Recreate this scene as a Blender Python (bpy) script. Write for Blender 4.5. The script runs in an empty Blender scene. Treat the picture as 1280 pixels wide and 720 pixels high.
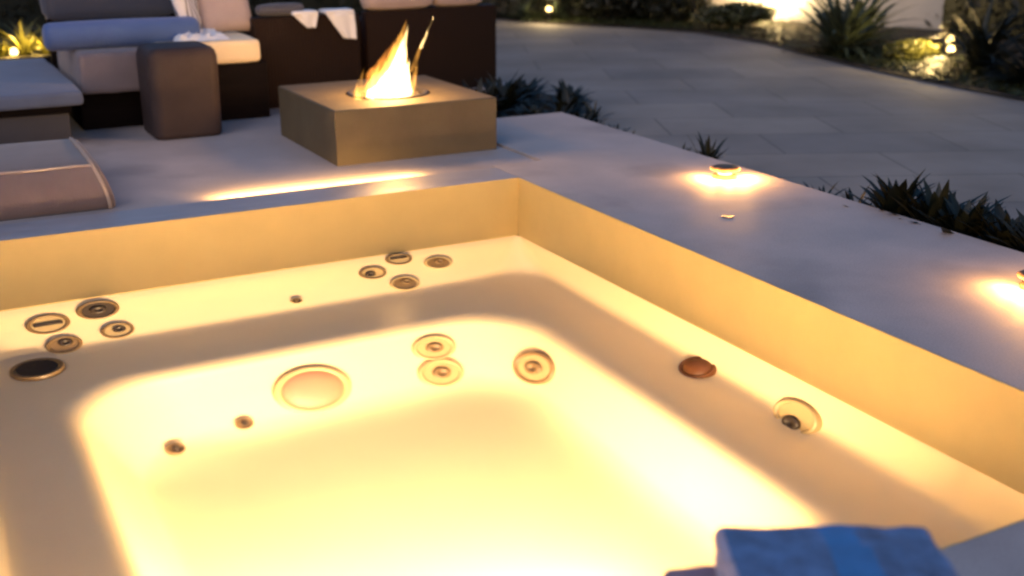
import bpy, bmesh, math, random
from mathutils import Vector, Matrix, noise
R = math.radians
rnd = random.Random(7)
EXPOSURE = 3.0
K = 2 ** -EXPOSURE      # lamp and glow powers below are written for exposure 0
sc = bpy.context.scene
col = sc.collection

# ------------------------------------------------------------------ helpers
def link(name, bm, mat, parent=None, smooth=True):
    me = bpy.data.meshes.new(name)
    bm.to_mesh(me); bm.free()
    if smooth:
        for p in me.polygons: p.use_smooth = True
    o = bpy.data.objects.new(name, me)
    col.objects.link(o)
    if mat is not None:
        for m in (mat if isinstance(mat, (list, tuple)) else [mat]): me.materials.append(m)
    if parent is not None:
        o.parent = parent
    return o

def sharp(o, ang=35):
    me = o.data
    bm = bmesh.new(); bm.from_mesh(me)
    for e in bm.edges:
        if len(e.link_faces) == 2 and e.calc_face_angle(0) > R(ang): e.smooth = False
    bm.to_mesh(me); bm.free()
    return o

def tag(o, label=None, cat=None, group=None, kind=None):
    if label: o['label'] = label
    if cat: o['category'] = cat
    if group: o['group'] = group
    if kind: o['kind'] = kind
    return o

def empty(name, loc, label, cat, group=None, rz=0):
    o = bpy.data.objects.new(name, None)
    col.objects.link(o)
    o.location = loc; o.rotation_euler = (0, 0, rz)
    o.empty_display_size = .1
    return tag(o, label, cat, group)

def local(parent, p):
    return parent.matrix_basis.inverted() @ Vector(p)

def add_box(bm, x0, x1, y0, y1, z0, z1, bev=0, seg=2):
    r = bmesh.ops.create_cube(bm, size=1)
    vs = r['verts']
    for v in vs:
        v.co = Vector((x0 + (v.co.x + .5) * (x1 - x0), y0 + (v.co.y + .5) * (y1 - y0), z0 + (v.co.z + .5) * (z1 - z0)))
    if bev:
        es = set()
        for v in vs: es.update(v.link_edges)
        bmesh.ops.bevel(bm, geom=list(es), offset=bev, segments=seg, profile=.5, affect='EDGES')
    return bm

def box(*a, **k):
    return add_box(bmesh.new(), *a, **k)

def add_soft(bm, x0, x1, y0, y1, z0, z1, r=.04, puff=.02, n=14, wob=.004, seed=0, M=None):
    """upholstered cushion: rounded box with bulging faces"""
    h = Vector(((x1 - x0) / 2, (y1 - y0) / 2, (z1 - z0) / 2))
    c = Vector(((x0 + x1) / 2, (y0 + y1) / 2, (z0 + z1) / 2))
    r = min(r, h.x * .98, h.y * .98, h.z * .98)
    cache = {}
    def vert(q):
        k = (round(q.x, 4), round(q.y, 4), round(q.z, 4))
        if k in cache: return cache[k]
        s = Vector((q.x * h.x, q.y * h.y, q.z * h.z))
        inner = Vector([max(-(h[i] - r), min(h[i] - r, s[i])) for i in range(3)])
        d = s - inner
        dn = d.normalized() if d.length > 1e-9 else Vector((0, 0, 0))
        p = inner + dn * r
        b = 1
        for i in range(3):
            if abs(abs(q[i]) - 1) > 1e-6: b *= (1 - q[i] ** 2)
        b = b ** .6
        p = p + dn * puff * b
        p = p + dn * wob * noise.noise((p + c) * 9 + Vector((seed, 0, 0)))
        p = p + c
        if M is not None: p = M @ p
        cache[k] = bm.verts.new(p)
        return cache[k]
    # non uniform parameter so that rounding gets enough rings
    ts = [-1 + 2 * i / n for i in range(n + 1)]
    def warp(t, i):
        e = min(.9, r / h[i])
        a = abs(t)
        k = .55
        w = (a / k) * (1 - e) if a < k else (1 - e) + (a - k) / (1 - k) * e
        return math.copysign(w, t)
    for ax in range(3):
        for sg in (-1, 1):
            u, v = (ax + 1) % 3, (ax + 2) % 3
            for i in range(n):
                for j in range(n):
                    quad = []
                    for (a, b) in ((i, j), (i + 1, j), (i + 1, j + 1), (i, j + 1)):
                        q = Vector((0, 0, 0)); q[ax] = sg; q[u] = warp(ts[a], u); q[v] = warp(ts[b], v)
                        quad.append(vert(q))
                    if sg < 0: quad.reverse()
                    if len(set(quad)) == 4: bm.faces.new(quad)
    return bm

def soft(*a, **k):
    return add_soft(bmesh.new(), *a, **k)

def add_tube(bm, pts, rad, seg=8, caps=True):
    pts = [Vector(p) for p in pts]
    rings = []
    up = Vector((0, 0, 1))
    for i, p in enumerate(pts):
        t = (pts[min(i + 1, len(pts) - 1)] - pts[max(i - 1, 0)]).normalized()
        a = t.cross(up)
        if a.length < 1e-3: a = t.cross(Vector((1, 0, 0)))
        a.normalize(); b = t.cross(a).normalized()
        rr = rad[i] if isinstance(rad, (list, tuple)) else rad
        rings.append([bm.verts.new(p + (a * math.cos(2 * math.pi * k / seg) + b * math.sin(2 * math.pi * k / seg)) * rr) for k in range(seg)])
    for i in range(len(rings) - 1):
        for k in range(seg):
            bm.faces.new((rings[i][k], rings[i][(k + 1) % seg], rings[i + 1][(k + 1) % seg], rings[i + 1][k]))
    if caps:
        bm.faces.new(rings[0]); bm.faces.new(list(reversed(rings[-1])))
    return bm

def tube(*a, **k):
    return add_tube(bmesh.new(), *a, **k)

def add_lathe(bm, prof, seg=32, M=None, close=False):
    rings = []
    for (r, z) in prof:
        if r < 1e-6:
            p = Vector((0, 0, z)); p = M @ p if M else p
            rings.append([bm.verts.new(p)])
        else:
            ring = []
            for k in range(seg):
                a = 2 * math.pi * k / seg
                p = Vector((r * math.cos(a), r * math.sin(a), z)); p = M @ p if M else p
                ring.append(bm.verts.new(p))
            rings.append(ring)
    for a, b in zip(rings, rings[1:]):
        for k in range(seg):
            k2 = (k + 1) % seg
            if len(a) == 1 and len(b) == 1: continue
            if len(a) == 1: bm.faces.new((a[0], b[k2], b[k]))
            elif len(b) == 1: bm.faces.new((a[k], a[k2], b[0]))
            else: bm.faces.new((a[k], a[k2], b[k2], b[k]))
    return bm

def lathe(*a, **k):
    return add_lathe(bmesh.new(), *a, **k)

def prism(prof, axis, a0, a1, bev=0):
    """extrude a closed 2-D profile [(u,v)..] along axis 0 (x): prof in (y,z)"""
    bm = bmesh.new()
    f = [bm.verts.new(Vector((a0, u, v))) for u, v in prof]
    g = [bm.verts.new(Vector((a1, u, v))) for u, v in prof]
    n = len(prof)
    bm.faces.new(f); bm.faces.new(list(reversed(g)))
    for i in range(n):
        bm.faces.new((f[i], g[i], g[(i + 1) % n], f[(i + 1) % n]))
    bmesh.ops.recalc_face_normals(bm, faces=bm.faces[:])
    return bm

def sheet(poly, z):
    bm = bmesh.new()
    bm.faces.new([bm.verts.new((x, y, z)) for x, y in poly])
    bmesh.ops.recalc_face_normals(bm, faces=bm.faces[:])
    for f in bm.faces:
        if f.normal.z < 0: f.normal_flip()
    return bm

def slab(poly, z0, z1, bev=.004):
    bm = sheet(poly, z1)
    r = bmesh.ops.extrude_face_region(bm, geom=bm.faces[:])
    for v in [g for g in r['geom'] if isinstance(g, bmesh.types.BMVert)]: v.co.z = z0
    bmesh.ops.recalc_face_normals(bm, faces=bm.faces[:])
    return bm

# ------------------------------------------------------------------ materials
def mat(name, color, rough=.6, spec=.5, metal=0, noise_scale=None, noise_amt=.15, bump=0, bump_scale=80, coords='Object',
        trans=0, sheen=0, rough_var=0, stretch=None, emis=None, emis_s=0, coat=0):
    m = bpy.data.materials.new(name); m.use_nodes = True
    nt = m.node_tree; n = nt.nodes; l = nt.links
    b = n['Principled BSDF']
    b.inputs['Base Color'].default_value = (*color, 1)
    b.inputs['Roughness'].default_value = rough
    b.inputs['Specular IOR Level'].default_value = spec
    b.inputs['Metallic'].default_value = metal
    b.inputs['Transmission Weight'].default_value = trans
    b.inputs['Sheen Weight'].default_value = sheen
    b.inputs['Coat Weight'].default_value = coat
    if emis:
        b.inputs['Emission Color'].default_value = (*emis, 1); b.inputs['Emission Strength'].default_value = emis_s
    tc = n.new('ShaderNodeTexCoord'); out = tc.outputs[coords]
    if stretch:
        mp = n.new('ShaderNodeMapping'); mp.inputs['Scale'].default_value = stretch
        l.new(out, mp.inputs['Vector']); out = mp.outputs['Vector']
    if noise_scale:
        a = n.new('ShaderNodeTexNoise'); a.inputs['Scale'].default_value = noise_scale; a.inputs['Detail'].default_value = 8
        a.inputs['Roughness'].default_value = .6
        l.new(out, a.inputs['Vector'])
        r = n.new('ShaderNodeMapRange'); r.inputs['From Min'].default_value = .3; r.inputs['From Max'].default_value = .7
        r.inputs['To Min'].default_value = 1 - noise_amt; r.inputs['To Max'].default_value = 1 + noise_amt
        l.new(a.outputs['Fac'], r.inputs['Value'])
        mx = n.new('ShaderNodeVectorMath'); mx.operation = 'SCALE'
        mx.inputs[0].default_value = color
        l.new(r.outputs['Result'], mx.inputs['Scale']); l.new(mx.outputs['Vector'], b.inputs['Base Color'])
        if rough_var:
            r2 = n.new('ShaderNodeMapRange'); r2.inputs['From Min'].default_value = .3; r2.inputs['From Max'].default_value = .7
            r2.inputs['To Min'].default_value = rough - rough_var; r2.inputs['To Max'].default_value = rough + rough_var
            l.new(a.outputs['Fac'], r2.inputs['Value']); l.new(r2.outputs['Result'], b.inputs['Roughness'])
    if bump:
        a = n.new('ShaderNodeTexNoise'); a.inputs['Scale'].default_value = bump_scale; a.inputs['Detail'].default_value = 6
        l.new(out, a.inputs['Vector'])
        bp = n.new('ShaderNodeBump'); bp.inputs['Strength'].default_value = bump; bp.inputs['Distance'].default_value = .004
        l.new(a.outputs['Fac'], bp.inputs['Height']); l.new(bp.outputs['Normal'], b.inputs['Normal'])
    return m

def emit(name, color, s):
    m = bpy.data.materials.new(name); m.use_nodes = True
    nt = m.node_tree; nt.nodes.clear()
    e = nt.nodes.new('ShaderNodeEmission'); e.inputs['Color'].default_value = (*color, 1); e.inputs['Strength'].default_value = s * K
    o = nt.nodes.new('ShaderNodeOutputMaterial'); nt.links.new(e.outputs[0], o.inputs['Surface'])
    return m

WARM = (1.0, .56, .17)
DECKC = (.40, .36, .35)
def deck_material(name):
    m = mat(name, DECKC, rough=.68, noise_scale=3.0, noise_amt=.12, bump=.14, bump_scale=90, rough_var=.1)
    nt = m.node_tree; n = nt.nodes; l = nt.links; b = n['Principled BSDF']
    # fine aggregate speckle multiplied over the mottling
    src = b.inputs['Base Color'].links[0].from_socket
    tc = [x for x in n if x.type == 'TEX_COORD'][0]
    v = n.new('ShaderNodeTexNoise'); v.inputs['Scale'].default_value = 160; v.inputs['Detail'].default_value = 3
    l.new(tc.outputs['Object'], v.inputs['Vector'])
    r = n.new('ShaderNodeMapRange'); r.inputs['From Min'].default_value = .3; r.inputs['From Max'].default_value = .7
    r.inputs['To Min'].default_value = .86; r.inputs['To Max'].default_value = 1.12
    l.new(v.outputs['Fac'], r.inputs['Value'])
    s = n.new('ShaderNodeVectorMath'); s.operation = 'SCALE'
    l.new(src, s.inputs[0]); l.new(r.outputs['Result'], s.inputs['Scale'])
    # damp patches
    d = n.new('ShaderNodeTexNoise'); d.inputs['Scale'].default_value = 1.1; d.inputs['Detail'].default_value = 4
    mp = n.new('ShaderNodeMapping'); mp.inputs['Location'].default_value = (3.1, 1.7, 0)
    l.new(tc.outputs['Object'], mp.inputs['Vector']); l.new(mp.outputs['Vector'], d.inputs['Vector'])
    r3 = n.new('ShaderNodeMapRange'); r3.inputs['From Min'].default_value = .54; r3.inputs['From Max'].default_value = .66
    r3.inputs['To Min'].default_value = 1; r3.inputs['To Max'].default_value = .74
    l.new(d.outputs['Fac'], r3.inputs['Value'])
    s2 = n.new('ShaderNodeVectorMath'); s2.operation = 'SCALE'
    l.new(s.outputs['Vector'], s2.inputs[0]); l.new(r3.outputs['Result'], s2.inputs['Scale'])
    l.new(s2.outputs['Vector'], b.inputs['Base Color'])
    return m

M = {}
M['deck'] = deck_material('deck_concrete')
M['coping'] = mat('coping_stone', (.30, .30, .33), rough=.42, noise_scale=4, noise_amt=.18, bump=.2, bump_scale=40, stretch=(1, 4, 1), rough_var=.1)
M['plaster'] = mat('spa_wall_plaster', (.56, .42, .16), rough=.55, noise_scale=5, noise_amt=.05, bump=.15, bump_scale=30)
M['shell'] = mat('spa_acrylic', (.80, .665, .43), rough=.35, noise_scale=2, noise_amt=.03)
M['jet'] = mat('jet_plastic', (.20, .13, .06), rough=.4)
M['jetpale'] = mat('jet_pale_plastic', (.46, .35, .18), rough=.4)
M['jetdark'] = mat('jet_dark_plastic', (.05, .035, .025), rough=.4)
M['jetred'] = mat('filter_grille_plastic', (.16, .055, .015), rough=.5)
M['cap'] = mat('bronze_cap', (.09, .055, .03), rough=.6, metal=.2)
M['lens'] = emit('lamp_lens_glow', (1, .60, .18), 12)
M['poollens'] = emit('underwater_lens_glow', (1, .75, .36), 120)
M['strip'] = emit('strip_glow', (1, .70, .34), 6)
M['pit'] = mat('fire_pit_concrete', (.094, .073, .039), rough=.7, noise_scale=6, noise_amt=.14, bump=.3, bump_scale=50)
M['pan'] = mat('burner_steel', (.08, .07, .06), rough=.5, metal=.7)
M['rock'] = mat('lava_stone', (.05, .04, .035), rough=.9, bump=.8, bump_scale=60)
M['stool'] = mat('stool_brown_ceramic', (.046, .034, .034), rough=.6, spec=.15, noise_scale=5, noise_amt=.15, bump=.15)
M['mauve'] = mat('ottoman_mauve_fabric', (.17, .122, .112), rough=.85, sheen=.3, noise_scale=6, noise_amt=.12, bump=.5, bump_scale=220, stretch=(1, 1, .3))
M['piping'] = mat('ottoman_cream_piping', (.42, .33, .27), rough=.8, bump=.3, bump_scale=200)
M['bluegrey'] = mat('blue_grey_canvas', (.065, .125, .32), rough=.85, sheen=.3, noise_scale=5, noise_amt=.08, bump=.3, bump_scale=200)
M['grey'] = mat('grey_canvas', (.15, .135, .16), rough=.85, sheen=.2, noise_scale=5, noise_amt=.08, bump=.3, bump_scale=200)
M['darkgrey'] = mat('slate_canvas', (.06, .065, .09), rough=.85, sheen=.2, bump=.3, bump_scale=200)
M['cream'] = mat('cream_canvas', (.80, .66, .44), rough=.85, sheen=.2, bump=.3, bump_scale=200)
M['beige'] = mat('beige_linen', (.40, .33, .33), rough=.85, sheen=.2, noise_scale=8, noise_amt=.07, bump=.4, bump_scale=180)
M['white'] = mat('white_cotton', (.72, .74, .78), rough=.85, sheen=.2, bump=.5, bump_scale=120)
M['towelblue'] = mat('blue_terry', (.075, .170, .35), rough=.95, sheen=.12, noise_scale=18, noise_amt=.45, bump=1, bump_scale=260)
M['towelstripe'] = mat('bright_blue_terry', (.030, .19, .46), rough=.95, sheen=.1, noise_scale=14, noise_amt=.2, bump=1, bump_scale=260)
M['toweledge'] = mat('towel_lilac_hem', (.42, .38, .50), rough=.95, sheen=.3, noise_scale=20, noise_amt=.25, bump=1, bump_scale=200)
M['towelmauve'] = mat('mauve_terry', (.25, .17, .24), rough=.95, sheen=.3, noise_scale=20, noise_amt=.25, bump=1, bump_scale=200)
M['base'] = mat('platform_render', (.045, .045, .055), rough=.7, noise_scale=4, noise_amt=.15)
M['dark'] = mat('dark_timber', (.006, .004, .004), rough=.8, spec=.1, noise_scale=3, noise_amt=.3, stretch=(1, 1, 8))
M['soil'] = mat('mulch', (.035, .027, .02), rough=.95, noise_scale=30, noise_amt=.5, bump=1, bump_scale=60)
M['ground'] = mat('garden_earth', (.05, .045, .035), rough=.95, noise_scale=4, noise_amt=.3, bump=.8, bump_scale=20)
M['wall'] = mat('garden_wall_render', (.50, .48, .47), rough=.8, noise_scale=3, noise_amt=.06, bump=.3, bump_scale=30)
M['bark'] = mat('bark', (.12, .09, .06), rough=.9, noise_scale=20, noise_amt=.3, bump=1, bump_scale=40)
M['lampblack'] = mat('lamp_black_metal', (.03, .03, .03), rough=.45, metal=.5)
M['drain'] = mat('drain_metal', (.12, .10, .09), rough=.4, metal=.8)

def wicker(name, c):
    m = mat(name, c, rough=.6, spec=.15)
    nt = m.node_tree; n = nt.nodes; l = nt.links; b = n['Principled BSDF']
    tc = [x for x in n if x.type == 'TEX_COORD'][0]
    w = n.new('ShaderNodeTexWave'); w.bands_direction = 'Z'; w.inputs['Scale'].default_value = 22; w.inputs['Distortion'].default_value = .4
    w2 = n.new('ShaderNodeTexWave'); w2.bands_direction = 'X'; w2.inputs['Scale'].default_value = 14; w2.inputs['Distortion'].default_value = .4
    l.new(tc.outputs['Object'], w.inputs['Vector']); l.new(tc.outputs['Object'], w2.inputs['Vector'])
    a = n.new('ShaderNodeMath'); a.operation = 'MULTIPLY'
    l.new(w.outputs['Fac'], a.inputs[0]); l.new(w2.outputs['Fac'], a.inputs[1])
    bp = n.new('ShaderNodeBump'); bp.inputs['Distance'].default_value = .008; bp.inputs['Strength'].default_value = .8
    l.new(a.outputs[0], bp.inputs['Height']); l.new(bp.outputs['Normal'], b.inputs['Normal'])
    r = n.new('ShaderNodeMapRange'); r.inputs['To Min'].default_value = .55; r.inputs['To Max'].default_value = 1.3
    l.new(a.outputs[0], r.inputs['Value'])
    s = n.new('ShaderNodeVectorMath'); s.operation = 'SCALE'; s.inputs[0].default_value = c
    l.new(r.outputs['Result'], s.inputs['Scale']); l.new(s.outputs['Vector'], b.inputs['Base Color'])
    return m
M['wicker'] = wicker('dark_brown_wicker', (.022, .011, .006))

def leafmat(name, c, var=.4, trans=.15):
    m = bpy.data.materials.new(name); m.use_nodes = True
    nt = m.node_tree; n = nt.nodes; l = nt.links; b = n['Principled BSDF']
    g = n.new('ShaderNodeNewGeometry')
    r = n.new('ShaderNodeMapRange'); r.inputs['To Min'].default_value = 1 - var; r.inputs['To Max'].default_value = 1 + var
    l.new(g.outputs['Random Per Island'], r.inputs['Value'])
    s = n.new('ShaderNodeVectorMath'); s.operation = 'SCALE'; s.inputs[0].default_value = c
    l.new(r.outputs['Result'], s.inputs['Scale']); l.new(s.outputs['Vector'], b.inputs['Base Color'])
    b.inputs['Roughness'].default_value = .5
    t = n.new('ShaderNodeBsdfTranslucent'); l.new(s.outputs['Vector'], t.inputs['Color'])
    mx = n.new('ShaderNodeMixShader'); mx.inputs[0].default_value = trans
    o = [x for x in n if x.type == 'OUTPUT_MATERIAL'][0]
    l.new(b.outputs[0], mx.inputs[1]); l.new(t.outputs[0], mx.inputs[2]); l.new(mx.outputs[0], o.inputs['Surface'])
    return m
M['leaf'] = leafmat('dark_green_leaf', (.008, .012, .007))
M['sage'] = leafmat('grey_green_leaf', (.05, .068, .042))
M['cover'] = leafmat('ground_cover_leaf', (.035, .045, .016))
M['yleaf'] = leafmat('yellow_green_leaf', (.13, .13, .03))
M['hedge'] = leafmat('hedge_leaf', (.010, .013, .007))

def paving():
    m = mat('stone_paving', (.27, .26, .25), rough=.85, bump=.5, bump_scale=25)
    nt = m.node_tree; n = nt.nodes; l = nt.links; b = n['Principled BSDF']
    tc = [x for x in n if x.type == 'TEX_COORD'][0]
    mp = n.new('ShaderNodeMapping'); mp.inputs['Rotation'].default_value = (0, 0, R(24))
    l.new(tc.outputs['Object'], mp.inputs['Vector'])
    br = n.new('ShaderNodeTexBrick')
    br.inputs['Scale'].default_value = 1.0; br.inputs['Brick Width'].default_value = 1.15; br.inputs['Row Height'].default_value = .62
    br.inputs['Mortar Size'].default_value = .010; br.inputs['Mortar Smooth'].default_value = .6
    br.inputs['Color1'].default_value = (.25, .225, .20, 1); br.inputs['Color2'].default_value = (.19, .178, .17, 1)
    br.inputs['Mortar'].default_value = (.14, .13, .12, 1)
    l.new(mp.outputs['Vector'], br.inputs['Vector'])
    a = n.new('ShaderNodeTexNoise'); a.inputs['Scale'].default_value = 1.4; a.inputs['Detail'].default_value = 7
    l.new(tc.outputs['Object'], a.inputs['Vector'])
    r = n.new('ShaderNodeMapRange'); r.inputs['From Min'].default_value = .3; r.inputs['From Max'].default_value = .7
    r.inputs['To Min'].default_value = .78; r.inputs['To Max'].default_value = 1.18
    l.new(a.outputs['Fac'], r.inputs['Value'])
    s = n.new('ShaderNodeVectorMath'); s.operation = 'SCALE'
    l.new(br.outputs['Color'], s.inputs[0]); l.new(r.outputs['Result'], s.inputs['Scale'])
    l.new(s.outputs['Vector'], b.inputs['Base Color'])
    return m
M['paving'] = paving()

def water_material():
    m = bpy.data.materials.new('spa_water'); m.use_nodes = True
    nt = m.node_tree; n = nt.nodes; l = nt.links; n.clear()
    rf = n.new('ShaderNodeBsdfRefraction'); rf.inputs['IOR'].default_value = 1.333; rf.inputs['Roughness'].default_value = .12
    gl = n.new('ShaderNodeBsdfGlossy'); gl.inputs['Roughness'].default_value = .25
    mx = n.new('ShaderNodeMixShader'); mx.inputs[0].default_value = .010
    o = n.new('ShaderNodeOutputMaterial')
    tc = n.new('ShaderNodeTexCoord'); a = n.new('ShaderNodeTexNoise'); a.inputs['Scale'].default_value = 2.2; a.inputs['Detail'].default_value = 1
    l.new(tc.outputs['Object'], a.inputs['Vector'])
    bp = n.new('ShaderNodeBump'); bp.inputs['Strength'].default_value = .2; bp.inputs['Distance'].default_value = .02
    l.new(a.outputs['Fac'], bp.inputs['Height']); l.new(bp.outputs['Normal'], rf.inputs['Normal']); l.new(bp.outputs['Normal'], gl.inputs['Normal'])
    l.new(rf.outputs[0], mx.inputs[1]); l.new(gl.outputs[0], mx.inputs[2]); l.new(mx.outputs[0], o.inputs['Surface'])
    return m
M['water'] = water_material()

# ------------------------------------------------------------------ lights
def lamp(name, kind, loc, energy, color, size=.03, **k):
    d = bpy.data.lights.new(name, kind); d.energy = energy * K; d.color = color
    if kind in ('POINT', 'SPOT'): d.shadow_soft_size = size
    o = bpy.data.objects.new(name, d); col.objects.link(o); o.location = loc
    if kind == 'SPOT':
        d.spot_size = k.get('angle', R(60)); d.spot_blend = k.get('blend', .6)
    if 'to' in k:
        o.rotation_euler = (Vector(k['to']) - Vector(loc)).to_track_quat('-Z', 'Y').to_euler()
    return o

# ------------------------------------------------------------------ setting
W = -2.86      # left inner wall of the spa
N = -3.43      # near inner wall
T = -.012       # terrace level behind the spa coping
G = -.15       # garden level
bm = bmesh.new()
gx, gy = [-60, -3.2, .2, 80], [-60, -3.6, .15, 80]      # one sheet with the pit for the tub left open
gv = [[bm.verts.new((x, y, G - .03)) for y in gy] for x in gx]
for i in range(3):
    for j in range(3):
        if (i, j) != (1, 1): bm.faces.new((gv[i][j], gv[i + 1][j], gv[i + 1][j + 1], gv[i][j + 1]))
tag(link('ground', bm, M['ground'], smooth=False), kind='structure')
tag(link('path', sheet([(1.16, -12), (4.9, -12), (5.05, -1), (5.02, 1.1), (5.13, 2.17), (5.25, 3.25), (5.68, 4.9), (5.68, 6.1), (5.27, 6.9), (4.66, 7.75),
                        (4.2, 9.2), (3.9, 12), (1.45, 12), (1.45, 2.3), (1.2, 1.6)], G - .02), M['paving'], smooth=False), kind='structure')
# deck: right side, near side, left side, one terrace behind
deck_r = slab([(.006, 0), (.006, -3.436), (-3.6, -3.436), (-3.6, -9), (1.12, -9), (1.12, 1.49), (.30, 1.49), (.30, .30), (.006, .30)], -.30, 0)
tag(sharp(link('deck', deck_r, M['deck'])), kind='structure')
tag(sharp(link('terrace', slab([(-8, .262), (.296, .262), (.296, 1.49), (.50, 1.492), (.50, 2.45), (1.42, 2.62), (1.42, 4.6), (-8, 4.6)], -.30, T), M['deck'])), kind='structure')
cop = slab([(-8, .003), (.003, .003), (.003, .258), (-8, .258)], -.29, 0)
tag(sharp(link('coping', cop, M['coping'])), kind='structure')
tag(sharp(link('deck_edge_left', slab([(-8, -9), (-3.603, -9), (-3.603, -3.0), (-2.866, -3.0), (-2.866, 0), (-8, 0)], -.30, -.001), M['deck'])), kind='structure')
bmx = slab([(-3.6, -3.433), (-2.866, -3.433), (-2.866, -3.003), (-3.6, -3.003)], -.30, -.0015)
tag(sharp(link('deck_infill', bmx, M['deck'])), kind='structure')
tag(link('planting_bed', sheet([(5.02, -12), (5.04, -1), (4.95, 1.1), (5.05, 2.17), (5.2, 3.25), (5.6, 4.9), (5.6, 6.1), (5.2, 6.9), (4.6, 7.75), (4.1, 9.2), (3.8, 14), (20, 14), (20, -12)], G), M['soil'], smooth=False), kind='structure')
tag(link('planting_strip', sheet([(.50, 1.50), (1.30, 1.50), (1.75, 2.3), (1.9, 3.2), (1.43, 3.2), (1.43, 2.62), (.50, 2.45)], G), M['soil'], smooth=False), kind='structure')

# ------------------------------------------------------------------ the spa
spa = empty('hot_tub', (-1.47, -1.7, -1.05), 'large square in-ground hot tub glowing warm yellow, with moulded seats and round jets', 'hot tub')
def sp(o):
    o.parent = spa; o.matrix_parent_inverse = spa.matrix_basis.inverted(); return o
def rring(x0, x1, y0, y1, r, z, n=10):
    pts = []
    for (cx, cy, a0) in ((x1 - r, y1 - r, 0), (x0 + r, y1 - r, 90), (x0 + r, y0 + r, 180), (x1 - r, y0 + r, 270)):
        for k in range(n + 1):
            a = R(a0 + 90 * k / n)
            pts.append(Vector((cx + r * math.cos(a), cy + r * math.sin(a), z)))
    return pts
def catmull(vals, m):
    out = []
    n = len(vals)
    for i in range(n - 1):
        p0 = vals[max(i - 1, 0)]; p1 = vals[i]; p2 = vals[i + 1]; p3 = vals[min(i + 2, n - 1)]
        for j in range(m):
            t = j / m
            out.append([.5 * ((2 * b) + (-a + c) * t + (2 * a - 5 * b + 4 * c - d) * t * t + (-a + 3 * b - 3 * c + d) * t ** 3) for a, b, c, d in zip(p0, p1, p2, p3)])
    out.append(list(vals[-1]))
    return out
# (inset left, inset right, inset near, inset far, corner radius, z)
SH = [(.003, .003, .003, .003, .03, -.30),
      (.04, .012, .02, .045, .06, -.34),
      (.15, .03, .06, .13, .12, -.44),
      (.27, .055, .12, .24, .20, -.545),
      (.31, .09, .16, .30, .24, -.588),
      (.37, .16, .22, .38, .26, -.603),
      (.49, .30, .42, .56, .30, -.606),
      (.56, .37, .50, .64, .32, -.612),
      (.605, .415, .54, .69, .33, -.635),
      (.635, .44, .56, .72, .33, -.68),
      (.68, .48, .60, .79, .32, -.78),
      (.74, .53, .64, .89, .30, -.90),
      (.80, .57, .68, .96, .28, -.96),
      (1.0, .66, .78, 1.06, .24, -.992),
      (1.2, .9, 1.0, 1.3, .16, -1.0)]
rings = catmull([list(s) for s in SH], 4)
def shell_bm():
    bm = bmesh.new(); prev = None
    for (l_, r_, n_, f_, rad, z) in rings:
        vs = [bm.verts.new(p) for p in rring(W + l_, 0 - r_, N + n_, 0 - f_, max(rad, .01), z)]
        if prev:
            k = len(vs)
            for i in range(k): bm.faces.new((prev[i], vs[i], vs[(i + 1) % k], prev[(i + 1) % k]))
        prev = vs
    bm.faces.new(prev)
    bmesh.ops.recalc_face_normals(bm, faces=bm.faces[:])
    return bm
bm = shell_bm()
bmesh.ops.reverse_faces(bm, faces=bm.faces[:])
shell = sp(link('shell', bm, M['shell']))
# vertical walls above the water, as a 6 cm thick liner butting under the deck
def liner():
    bm = bmesh.new()
    t = .0
    q = [(W, N), (0, N), (0, 0), (W, 0)]
    o = [(W - .005, N - .005), (.005, N - .005), (.005, .0025), (W - .005, .0025)]
    z0, z1 = -.305, -.0005
    A = [bm.verts.new((x, y, z0)) for x, y in q]; B = [bm.verts.new((x, y, z1)) for x, y in q]
    C_ = [bm.verts.new((x, y, z1)) for x, y in o]; D = [bm.verts.new((x, y, z0)) for x, y in o]
    for i in range(4):
        j = (i + 1) % 4
        bm.faces.new((A[i], A[j], B[j], B[i])); bm.faces.new((B[i], B[j], C_[j], C_[i]))
        bm.faces.new((C_[i], C_[j], D[j], D[i])); bm.faces.new((D[i], D[j], A[j], A[i]))
    bmesh.ops.recalc_face_normals(bm, faces=bm.faces[:])
    return bm
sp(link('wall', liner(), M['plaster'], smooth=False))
wz = -.29
tag(link('water', sheet([(W + .0005, N + .0005), (-.0005, N + .0005), (-.0005, -.0005), (W + .0005, -.0005)], wz), M['water']), kind='structure')

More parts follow.
